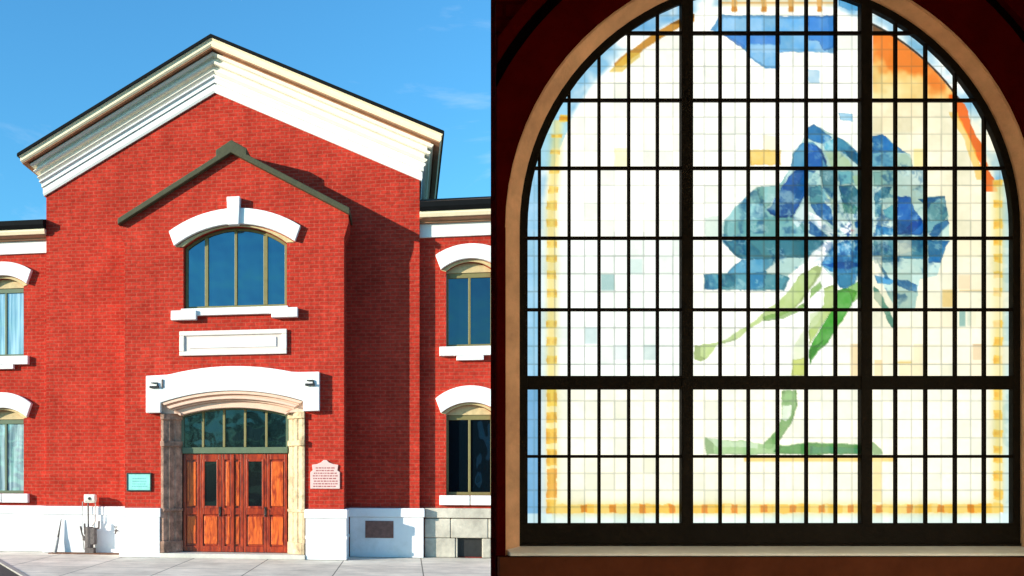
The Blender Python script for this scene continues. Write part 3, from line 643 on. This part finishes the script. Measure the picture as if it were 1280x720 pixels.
POLYS = [  # (colour 0-255, opacity, polygon) painted in order
 ((165,210,205), .85, [(905,275),(922,256),(945,234),(972,232),(990,206),(990,192),(1003,177),(1010,158),(1017,155),(1026,160),(1047,171),(1060,178),(1078,196),(1085,170),(1100,168),(1112,174),(1124,188),(1138,192),(1142,212),(1157,212),(1157,246),(1181,245),(1185,270),(1187,300),(1178,320),(1172,345),(1150,348),(1144,386),(1122,387),(1112,372),(1100,348),(1092,325),(1082,330),(1072,350),(1062,360),(1048,358),(1040,345),(1030,335),(1010,325),(985,345),(980,363),(880,362),(880,343),(912,340),(926,325),(903,304),(900,290)]),
 ((205,228,215), .8, [(881,272),(900,270),(905,298),(881,298)]),
 ((95,168,172), .85, [(906,277),(960,270),(1000,272),(1012,298),(904,298)]),
 ((140,208,212), .8, [(944,236),(960,234),(958,262),(968,272),(930,276),(908,275),(922,256)]),
 ((120,178,172), .8, [(945,234),(972,232),(984,216),(975,240),(962,256),(956,260),(950,250)]),
 ((22,100,128), .92, [(903,301),(936,299),(1026,299),(1032,308),(1010,322),(965,324),(926,324),(912,313)]),
 ((80,150,158), .75, [(936,300),(973,300),(972,323),(955,322)]),
 ((58,130,150), .85, [(973,300),(1030,300),(1026,316),(1000,322),(973,323)]),
 ((62,148,190), .88, [(926,325),(968,323),(965,332),(955,341),(906,343)]),
 ((70,150,172), .9, [(880,343),(936,342),(980,343),(987,348),(980,363),(880,362)]),
 ((40,120,150), .75, [(903,343),(919,343),(919,360),(903,358)]),
 ((35,125,178), .85, [(936,343),(958,338),(955,360),(936,362)]),
 ((175,212,205), .9, [(973,324),(1004,323),(998,336),(985,342),(973,342)]),
 ((255,255,250), .95, [(957,338),(972,326),(972,341),(960,341)]),
 ((8,72,158), .95, [(957,262),(965,256),(973,241),(986,220),(995,212),(1010,212),(1009,240),(1000,255),(990,272),(973,272),(963,267)]),
 ((18,96,165), .85, [(1008,212),(1020,213),(1008,230),(998,252),(992,250),(996,230)]),
 ((70,150,200), .92, [(989,208),(992,192),(1003,178),(1015,178),(1026,186),(1034,203),(1036,211),(990,211)]),
 ((28,98,188), .92, [(1010,180),(1020,183),(1029,196),(1028,210),(1009,210)]),
 ((12,60,130), .8, [(1018,180),(1027,187),(1034,203),(1032,207),(1027,194)]),
 ((22,108,178), .95, [(1009,159),(1017,155),(1027,162),(1040,172),(1032,181),(1016,177),(1010,172)]),
 ((55,145,190), .92, [(1027,181),(1047,171),(1056,176),(1068,188),(1078,197),(1078,212),(1066,198),(1050,189),(1034,189)]),
 ((120,200,215), .85, [(1030,178),(1046,173),(1046,188),(1030,188)]),
 ((25,85,120), .9, [(1055,188),(1068,190),(1078,200),(1078,214),(1068,203)]),
 ((195,218,172), .9, [(1032,190),(1048,190),(1060,198),(1066,208),(1040,210)]),
 ((45,105,122), .9, [(1024,213),(1044,213),(1046,240),(1040,246),(1030,238)]),
 ((175,222,215), .85, [(1011,214),(1022,216),(1024,232),(1011,234)]),
 ((110,195,215), .9, [(1048,214),(1066,214),(1068,228),(1050,231)]),
 ((190,220,180), .85, [(1066,220),(1077,218),(1078,262),(1072,240)]),
 ((16,88,108), .92, [(1049,233),(1066,231),(1073,238),(1077,250),(1072,262),(1056,256),(1050,248)]),
 ((70,140,125), .85, [(1052,252),(1072,258),(1070,268),(1055,266)]),
 ((60,145,165), .85, [(1012,234),(1026,232),(1036,244),(1030,254),(1012,256)]),
 ((200,222,170), .8, [(1030,240),(1042,248),(1046,272),(1040,266),(1038,252)]),
 ((18,92,160), .93, [(1012,256),(1032,253),(1040,263),(1041,282),(1022,270)]),
 ((252,254,255), .95, [(1011,264),(1020,268),(1042,288),(1040,296),(1028,288),(1011,275)]),
 ((14,80,140), .93, [(1011,276),(1026,288),(1036,296),(1022,297),(1011,292)]),
 ((215,235,235), .8, [(990,274),(1004,256),(1008,262),(1004,276),(996,284)]),
 ((254,254,252), .98, [(1050,287),(1062,275),(1068,283),(1070,293),(1058,293)]),
 ((225,90,110), .7, [(1065,285),(1068,290),(1067,293),(1064,289)]),
 ((35,115,190), .9, [(1068,278),(1078,276),(1078,298),(1070,295)]),
 ((16,105,182), .95, [(1090,170),(1103,168),(1120,183),(1134,191),(1118,190),(1090,191)]),
 ((85,160,188), .9, [(1090,191),(1120,190),(1120,208),(1090,208)]),
 ((175,205,180), .85, [(1122,191),(1134,193),(1141,199),(1141,210),(1122,210)]),
 ((185,208,195), .85, [(1121,213),(1157,213),(1157,246),(1146,248),(1141,262),(1138,246),(1121,243)]),
 ((130,185,180), .8, [(1092,214),(1120,213),(1119,230),(1092,234)]),
 ((22,100,135), .92, [(1093,243),(1103,234),(1115,234),(1111,242),(1120,246),(1100,248),(1094,258)]),
 ((35,118,140), .8, [(1094,252),(1104,249),(1102,270),(1094,272)]),
 ((75,170,190), .8, [(1104,262),(1116,256),(1120,276),(1108,272)]),
 ((4,82,172), .95, [(1121,245),(1138,246),(1143,262),(1152,274),(1156,284),(1150,294),(1121,293)]),
 ((0,55,140), .8, [(1126,292),(1138,279),(1150,272),(1154,278),(1140,290)]),
 ((20,120,185), .85, [(1094,280),(1118,286),(1118,294),(1094,294)]),
 ((82,152,168), .92, [(1157,247),(1181,245),(1184,268),(1176,284),(1158,292)]),
 ((12,80,135), .92, [(1148,249),(1178,246),(1164,255),(1160,260),(1154,254)]),
 ((10,82,140), .9, [(1160,294),(1168,282),(1184,274),(1187,280),(1176,290),(1170,297)]),
 ((62,132,152), .92, [(1092,300),(1120,300),(1121,324),(1092,324)]),
 ((35,105,135), .75, [(1094,306),(1106,303),(1110,316),(1098,320)]),
 ((52,132,168), .92, [(1121,300),(1158,300),(1157,325),(1125,323)]),
 ((150,190,190), .75, [(1123,304),(1134,304),(1144,314),(1124,318)]),
 ((8,98,162), .95, [(1159,300),(1188,301),(1180,314),(1176,328),(1160,328)]),
 ((30,95,120), .7, [(1096,322),(1124,321),(1124,327),(1096,328)]),
 ((14,85,145), .93, [(1118,349),(1134,350),(1147,357),(1145,365),(1134,362),(1122,356)]),
 ((58,148,205), .9, [(1093,344),(1108,346),(1120,352),(1112,356),(1096,354)]),
 ((30,90,130), .9, [(1098,328),(1103,332),(1112,350),(1107,349)]),
 ((250,252,250), .9, [(1092,327),(1098,330),(1105,348),(1094,343)]),
 ((42,135,195), .95, [(1030,324),(1044,304),(1078,298),(1078,330),(1068,356),(1056,362),(1047,356),(1045,342),(1025,330)]),
 ((10,70,155), .88, [(1028,330),(1046,328),(1066,326),(1076,332),(1060,337),(1040,334)]),
 ((140,205,235), .7, [(1054,306),(1066,308),(1060,320),(1050,316)]),
 ((45,120,150), .85, [(1046,345),(1066,340),(1064,356),(1050,360)]),
 ((255,255,252), 1., [(1034,300),(1040,303),(1026,332),(1024,342),(1006,352),(990,362),(978,370),(985,352),(1002,334),(1012,320)]),
 ((255,255,252), .9, [(1028,338),(1040,340),(1044,358),(1030,386),(1014,386),(1012,372),(1024,356)]),
 ((186,214,128), .92, [(1006,340),(1022,332),(1028,334),(1024,345),(1010,366),(1000,378),(990,388),(975,395),(950,402),(938,411),(920,425),(905,429),(898,430),(886,446),(876,452),(868,450),(868,432),(882,430),(900,428),(915,419),(935,407),(955,390),(972,378),(988,362),(996,348)]),
 ((120,170,80), .85, [(954,396),(972,391),(990,388),(1004,378),(1008,384),(980,398),(955,402)]),
 ((125,180,80), .85, [(1014,362),(1026,352),(1028,358),(1012,374)]),
 ((178,208,112), .92, [(1030,360),(1043,355),(1044,372),(1040,388),(1024,412),(1012,432),(1011,404),(1022,392),(1030,380)]),
 ((220,235,185), .85, [(1012,392),(1030,388),(1024,402),(1012,412)]),
 ((52,158,38), .96, [(1046,362),(1058,360),(1072,364),(1064,382),(1048,408),(1036,428),(1022,440),(1012,456),(1010,440),(1018,424),(1034,398),(1044,380)]),
 ((90,170,50), .7, [(1060,360),(1076,350),(1080,330),(1077,368),(1066,378)]),
 ((28,120,30), .7, [(1012,437),(1030,425),(1020,440),(1012,452)]),
 ((200,214,96), .9, [(991,450),(1008,446),(1008,470),(989,470)]),
 ((228,238,200), .8, [(992,432),(1008,408),(1008,446),(993,450)]),
 ((70,135,115), .92, [(1092,357),(1098,362),(1112,388),(1120,406),(1116,411),(1106,392),(1092,372)]),
 ((110,168,140), .6, [(1098,366),(1104,372),(1114,396),(1110,394)]),
 ((112,168,92), .93, [(977,488),(996,488),(996,508),(990,528),(975,551),(962,562),(954,560),(955,553),(968,540),(977,524)]),
 ((160,205,140), .8, [(981,488),(994,488),(990,500),(979,504)]),
 ((248,252,240), .9, [(978,507),(990,507),(988,520),(982,527),(977,524)]),
 ((150,198,130), .88, [(882,547),(900,551),(925,551),(950,554),(978,556),(1010,553),(1080,555),(1092,553),(1100,560),(1104,568),(884,568),(882,560)]),
 ((215,235,205), .8, [(884,547),(900,551),(948,554),(948,560),(895,558)]),
 ((72,142,70), .88, [(975,557),(1008,554),(1078,556),(1078,568),(990,568),(966,565)]),
 ((80,150,110), .8, [(1012,558),(1078,560),(1078,567),(1012,566)]),
 ((255,205,85), .9, [(936,188),(976,187),(976,206),(938,206)]),
 ((255,240,190), .6, [(953,168),(975,170),(975,188),(955,188)]),
 ((255,250,170), .55, [(768,186),(786,184),(786,208),(768,208)]),
 ((110,190,235), .75, [(1048,140),(1066,142),(1066,152),(1050,150)]),
 ((95,178,240), .9, [(888,37),(900,19),(1043,20),(1043,67),(1025,66),(1010,64),(975,66),(974,86),(956,85),(938,72),(928,58),(916,50),(903,42)]),
 ((45,125,220), .75, [(1010,20),(1043,20),(1043,60),(1030,64),(1024,52),(1010,50)]),
 ((50,120,215), .7, [(903,43),(975,44),(975,56),(934,54),(930,62)]),
 ((170,215,245), .7, [(936,56),(975,57),(975,66),(940,66)]),
 ((170,215,245), .6, [(904,24),(952,24),(952,38),(904,38)]),
 ((150,205,240), .7, [(1010,86),(1024,88),(1024,104),(1011,104)]),
 ((60,150,210), .85, [(1048,-4),(1076,-4),(1076,14),(1060,12),(1048,8)]),
]
def paint(X, Y):
    # hand-cut edges: wander of a pixel or two
    Xw = X + (fbm(X, Y, 9, 11) - .5) * 3.6; Yw = Y + (fbm(X, Y, 9, 23) - .5) * 3.6
    img = np.empty(X.shape + (3,)); img[...] = (255, 254, 243)
    def over(mask, c, a):
        a_ = (mask * a)[..., None]; img[...] = img * (1 - a_) + np.array(c, float) * a_
    r = np.hypot(X - ax, Y - az); upper = Y < az
    over(Y > 487, (255, 251, 230), .95); over(Y > 572, (255, 248, 220), .6)
    over((Y > 300) & (Y < 470) & (X < 860), (244, 251, 244), .8)
    over((X > 1090) & (Y > 125) & (Y < 470), (255, 247, 218), .9)
    over((X > 1090) & (Y > 487), (255, 250, 228), .8); over((X < 860) & (Y > 41) & (Y < 215) & (r < 282), (255, 252, 238), .8)
    over((X > 1040) & (Y > 388) & (Y < 470), (255, 248, 222), .7)
    # blue-white outside the ring
    out = np.clip((r - 283) / 6, 0, 1) * upper
    n1 = fbm(X, Y, 26, 5)
    over(out * np.clip((n1 - .25)*2.2, 0, 1), (120, 190, 232), .85)
    over(out * ((X > 760) & (X < 853) & (Y < 41)), (70, 150, 215), .6 * n1)
    # orange field at upper right and its arc
    of = (X > 1091) & (Y < 126) & (r < 284)
    g_ = np.clip(1.1 - (Y - 40) / 75 + (n1 - .5) * 1.3 + (r - 235) / 80, 0, 1)
    over(of, (255, 234, 165), .95); over(of * g_, (255, 178, 72), .85); over(of * np.clip(g_*1.5 - .85, 0, 1), (240, 98, 26), .88)
    an = np.arctan2(az - Y, X - ax)
    over((X > 1186) & (Y > 118) & (Y < 240) & (np.abs(r - 279 - (n1 - .5)*12) < 5.0 * (.55 + fbm(X, Y, 17, 71))), (246, 104, 30), .9)
    over((X > 1186) & (Y > 140) & (Y < 225) & (np.abs(r - 270 - (n1 - .5)*9) < 4.5), (255, 196, 70), .8)
    over((X > 1088) & (Y < 124) & (np.abs(r - 285.5) < 1.3), (40, 25, 15), .9)
    over((X > 1090) & (X < 1118) & (np.abs(r - 282) < 5) & (Y < 41), (60, 60, 55), .7)
    # warm wash right side top
    over((X > 1091) & (Y > 126) & (Y < 300) & (r < 272), (255, 240, 200), .5 * np.clip(n1*1.6, 0, 1))
    over((X > 1091) & (X < 1157) & (Y > 126) & (Y < 165), (255, 226, 170), .45 * n1)
    # brown stroke of the ring at upper left
    over((X > 768) & (X < 868) & (Y < 84) & (np.abs(r - 280 - (n1 - .5)*6) < 5), (196, 128, 30), .85)
    over((X > 820) & (X < 868) & (Y < 30) & (np.abs(r - 283) < 2.5), (110, 70, 20), .8)
    over((X > 762) & (X < 800) & (Y > 66) & (Y < 90) & (np.abs(r - 276) < 6), (240, 200, 80), .7)
    # dashes along the top
    for xx in (918, 955, 989, 1025):
        over((np.abs(Xw - xx) < 3.4) & (Y < 15), (214, 130, 30), .85)
    over((X > 901) & (X < 1043) & (np.abs(Y - 3.5) < 1.6), (190, 115, 30), .7)
    over((X > 901) & (X < 1043) & (Y < 8), (255, 226, 160), .5)
    for c, a, P in POLYS:
        xs = [p[0] for p in P]; y2 = [p[1] for p in P]
        bb = (X > min(xs)-4) & (X < max(xs)+4) & (Y > min(y2)-4) & (Y < max(y2)+4)
        if bb.any():
            mk = poly_mask(Xw, Yw, P) & bb
            wsh = np.clip(a * (.80 + .45 * (fbm(X, Y, 13, int(xs[0]) % 50) - .35)), 0, 1)
            over(mk, c, wsh)
            # pooled pigment along the edge of each wash
            if sum(c) < 560:
                cxm, cym = sum(xs)/len(xs), sum(y2)/len(y2)
                inn = poly_mask(cxm + (Xw - cxm)*1.10, cym + (Yw - cym)*1.10, P)
                over(mk & ~inn, [v*.62 for v in c], .38)
    # mottled brush marks inside the flower
    fl = poly_mask(X, Y, POLYS[0][2])
    b1 = fbm(X, Y, 11, 41); b2 = fbm(X + 30, Y, 7, 57)
    ang = np.arctan2(Y - 292, X - 1068); rr = np.hypot(Y - 292, X - 1068)
    v1 = fbm(ang * 42 + (b1 - .5)*14, rr * .35, 7, 61); v2 = fbm(ang * 55 + (b2 - .5)*12, rr * .30, 6, 77)
    over(fl * np.clip((v1 - .56)*4.5, 0, 1), (8, 68, 122), .55); over(fl * np.clip((v2 - .60)*5, 0, 1), (195, 232, 230), .55)
    core = fl * np.clip(1 - rr / 62, 0, 1); w1 = fbm(X*1.3, Y, 6, 91)
    over(core * np.clip((w1 - .52)*8, 0, 1), (6, 62, 135), .9); over(core * np.clip((.44 - w1)*8, 0, 1), (232, 246, 246), .9)
    # borders
    lx = 689.5 - np.where(Y < 260, -(260 - Y)*.07 * 1.0, 0)
    over((X < 684) & (Y > 205) & (Y < 487), (200, 230, 248), .55)
    over((X < 674) & (Y > 150), (152, 208, 242), .6 + .5*n1)
    over((X < 676) & (Y > 487), (112, 172, 218), .8); over((X >= 676) & (X < 683) & (Y > 487), (190, 215, 235), .7)
    over((X < 712) & (Y > 125) & (Y < 210) & (r > 282), (150, 215, 245), .8)
    for yy, hh in ((148,4),(170,2.5),(190,3),(213,4),(237,4.5),(257,5.5),(279,5),(305,4.5),(323,4.5),(343,5.5),(366,5.5),(405,4.5),(427,5.5),(450,5.5),(497,11),(522,6.5),(545,9),(566,5),(576,6),(598,12),(616,6),(633,9)):
        warm = (236, 128, 32) if yy > 590 and yy < 620 else ((240, 168, 44) if yy > 500 else (246, 200, 60))
        d = (np.abs(Xw - lx - (8 if yy < 160 else 0)) < 6.2) & (np.abs(Yw - yy) < hh)
        over(d, warm, .9); over(d & (np.abs(Xw - lx) > 1.5) & (np.abs(Yw - yy) < hh*.55), (205, 120, 20), .55)
    over((np.abs(X - lx) < 5) & (Y > 185) & (Y < 470), (255, 238, 200), .35)
    over((X > 1241) & (Y > 225), (232, 242, 230), .5); over((X > 1253) & (Y > 225), (200, 226, 228), .8)
    over((X > 1253) & (Y > 225) & (n1 > .55), (165, 205, 210), .35)
    for yy, hh in ((229,4),(255,4.5),(280,6),(302,4.5),(323,5),(343,4.5),(365,5.5),(405,5),(427,5.5),(450,5.5),(493,7),(519,6),(542,4.5),(562,5),(575,4),(595,6.5),(618,6.5),(635,6)):
        d = (np.abs(Xw - 1247.5) < 5.6) & (np.abs(Yw - yy) < hh); over(d, (252, 186, 52), .85)
        over(d & (np.abs(Xw - 1246) < 3) & (np.abs(Yw - yy) < hh*.5), (222, 118, 20), .6)
    over((Y > 642), (218, 240, 240), .8)
    for (d_, lo_, hi_) in ((np.abs(X - lx), 150, 640), (np.abs(X - 1247.5), 225, 640)): over(np.exp(-(d_/7.5)**2) * (Y > lo_) * (Y < hi_), (255, 224, 110), .6)  # soft yellow glow painted in around the side borders
    over(np.exp(-((Y - 636)/8.5)**2) * (X > 690) * (X < 1250), (255, 222, 110), .6)  # painted glow again, along the bottom border
    bd = (Yw > 630.5) & (Yw < 641.5) & (X > 695) & (X < 1254)
    over(bd, (255, 216, 112), .85); over(bd * (vnoise(X, Y*0, 18, 3) > .5), (252, 188, 56), .6)
    for xx in (730,766,803,840,881,918,955,991,1027,1063,1099,1137,1176,1214):
        over((np.abs(Xw - xx) < 4) & (np.abs(Yw - 636) < 5), (226, 128, 16), .85)
    over((Y > 571) & (Y < 577) & (X > 930) & (X < 1118), (255, 205, 95), .7)
    over((X > 1091) & (X < 1102) & (Y > 571) & (Y < 628), (255, 225, 150), .7)
    for (x0, y0, x1, y1, c, a) in ((751,343,768,363,(165,205,202),.85),(731,409,746,430,(205,228,228),.8),(767,431,784,450,(222,232,230),.8),(804,431,820,450,(208,228,226),.7),
            (787,324,803,343,(215,240,236),.6),(1178,362,1194,384,(255,214,130),.8),(1198,344,1213,361,(240,205,160),.8),(1216,430,1231,450,(228,196,150),.85),(1199,389,1207,408,(120,178,172),.7),
            (1209,389,1220,407,(215,228,205),.7),(1063,430,1077,470,(250,218,160),.7),(1093,450,1103,470,(252,214,150),.7),(1142,430,1156,450,(252,236,190),.7),(1124,450,1156,470,(253,232,180),.6),
            (1121,452,1140,454,(220,180,60),.6),(1142,186,1157,208,(255,232,140),.6),(1160,430,1176,450,(250,246,215),.7),(1197,300,1230,322,(255,244,205),.6),(1199,362,1230,364,(245,190,80),.6)):
        over((X > x0) & (X < x1) & (Y > y0) & (Y < y1), c, a)
    # small quarries: each tile a shade of its own, thin grey joints that come and go
    vb = np.array([660] + VB[:5] + [860] + VB[5:10] + [1084] + VB[10:] + [1268], float)
    ix = np.clip(np.searchsorted(vb, X) - 1, 0, len(vb)-2); x0 = vb[ix]; x1 = vb[ix+1]; tx = (X - x0)/(x1 - x0)
    hb = np.array([-45, 41, 125, 210, 297.5, 387, 478, 570.5, 655]); iy = np.clip(np.searchsorted(hb, Y) - 1, 0, len(hb)-2); y0 = hb[iy]; y1 = hb[iy+1]; ty = (Y - y0)/(y1 - y0)*4
    jx = np.floor(tx*2); jy = np.floor(ty)
    ti = ix*2 + jx; tj = iy*4 + jy
    lum = hash2(ti, tj, 5)
    img *= (1 - .075 * np.clip(lum - .45, 0, 1) * np.array([1.2, .9, 1.2])[:, None, None].transpose(1, 2, 0) * (1 + 1.2*fl[..., None])) if False else 1
    sh = (np.clip(lum - .6, 0, 1) * .15 + (fbm(X, Y, 5, 33) - .3) * .04 + (n1 - .35) * .05 + fl * (lum - .5) * .16)[..., None]
    img *= (1 - sh * np.array([1.15, .85, 1.0]))
    wr = (X > 1091) & (Y > 300) & (Y < 470)
    over(wr & (hash2(ti, tj, 9) > .80), (254, 238, 200), .5)
    lw = lambda d: np.clip(1.15 - d/.9, 0, 1)
    jv = lw(np.abs(tx - .5) * (x1 - x0)) * (.30 + .7 * fbm(X, Y, 30, 15) * hash2(ix, tj, 2)**.5)
    jh = lw(np.abs(ty - np.round(ty)) * (y1 - y0) / 4) * (.35 + .65 * fbm(X, Y, 34, 19) * hash2(iy*4 + np.round(ty), ix, 3)**.5)
    zone = np.where(fl, .85, np.where((Y > 300) & (Y < 470), .55, .42)) 
    zone = np.where((X < 860) & (Y > 126) & (Y < 290), .22, zone)
    dk = np.clip(np.maximum(jv, jh) * zone * 1.35, 0, .7)[..., None]
    img[...] = img * (1 - dk) + np.array([70, 85, 75.]) * dk
    return np.clip(img, 0, 255)

GM, gn, gl, gb = newmat('glowing_painted_glass')
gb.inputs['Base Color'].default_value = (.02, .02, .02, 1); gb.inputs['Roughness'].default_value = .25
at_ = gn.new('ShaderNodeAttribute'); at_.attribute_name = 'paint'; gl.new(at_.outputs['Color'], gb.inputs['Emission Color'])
gb.inputs['Emission Strength'].default_value = 1.0  # emission stands in for daylight coming through the glass

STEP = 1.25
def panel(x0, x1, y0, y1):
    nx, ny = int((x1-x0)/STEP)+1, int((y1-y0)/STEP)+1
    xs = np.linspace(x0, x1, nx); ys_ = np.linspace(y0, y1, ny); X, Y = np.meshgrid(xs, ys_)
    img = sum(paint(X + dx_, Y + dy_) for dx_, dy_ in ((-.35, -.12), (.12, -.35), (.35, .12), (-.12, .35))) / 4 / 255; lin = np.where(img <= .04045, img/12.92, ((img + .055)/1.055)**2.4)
    lumi = lin.min(axis=2, keepdims=True); lin = lin * (GLASS_GLOW * (1.14 + .42 * lumi**3))  # glow level, with the whitest panes boosted further
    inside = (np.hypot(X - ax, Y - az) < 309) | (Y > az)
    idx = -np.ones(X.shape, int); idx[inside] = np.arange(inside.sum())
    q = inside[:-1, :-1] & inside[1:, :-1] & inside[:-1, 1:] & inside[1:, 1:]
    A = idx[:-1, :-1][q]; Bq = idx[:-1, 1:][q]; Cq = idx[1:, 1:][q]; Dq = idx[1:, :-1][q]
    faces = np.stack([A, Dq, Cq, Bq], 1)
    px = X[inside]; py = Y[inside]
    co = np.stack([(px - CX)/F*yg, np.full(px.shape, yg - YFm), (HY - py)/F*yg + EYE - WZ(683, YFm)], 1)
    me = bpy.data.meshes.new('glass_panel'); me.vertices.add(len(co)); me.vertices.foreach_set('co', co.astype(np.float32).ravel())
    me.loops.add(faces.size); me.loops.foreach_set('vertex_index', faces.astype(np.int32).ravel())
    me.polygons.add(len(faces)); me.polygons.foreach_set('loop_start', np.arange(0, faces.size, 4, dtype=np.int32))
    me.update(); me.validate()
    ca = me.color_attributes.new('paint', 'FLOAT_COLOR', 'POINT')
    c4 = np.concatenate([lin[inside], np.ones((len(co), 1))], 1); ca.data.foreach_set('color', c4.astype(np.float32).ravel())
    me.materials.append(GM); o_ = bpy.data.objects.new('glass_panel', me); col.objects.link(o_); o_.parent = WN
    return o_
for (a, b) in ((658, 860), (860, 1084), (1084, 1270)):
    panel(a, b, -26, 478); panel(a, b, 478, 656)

scene.render.engine = 'CYCLES'
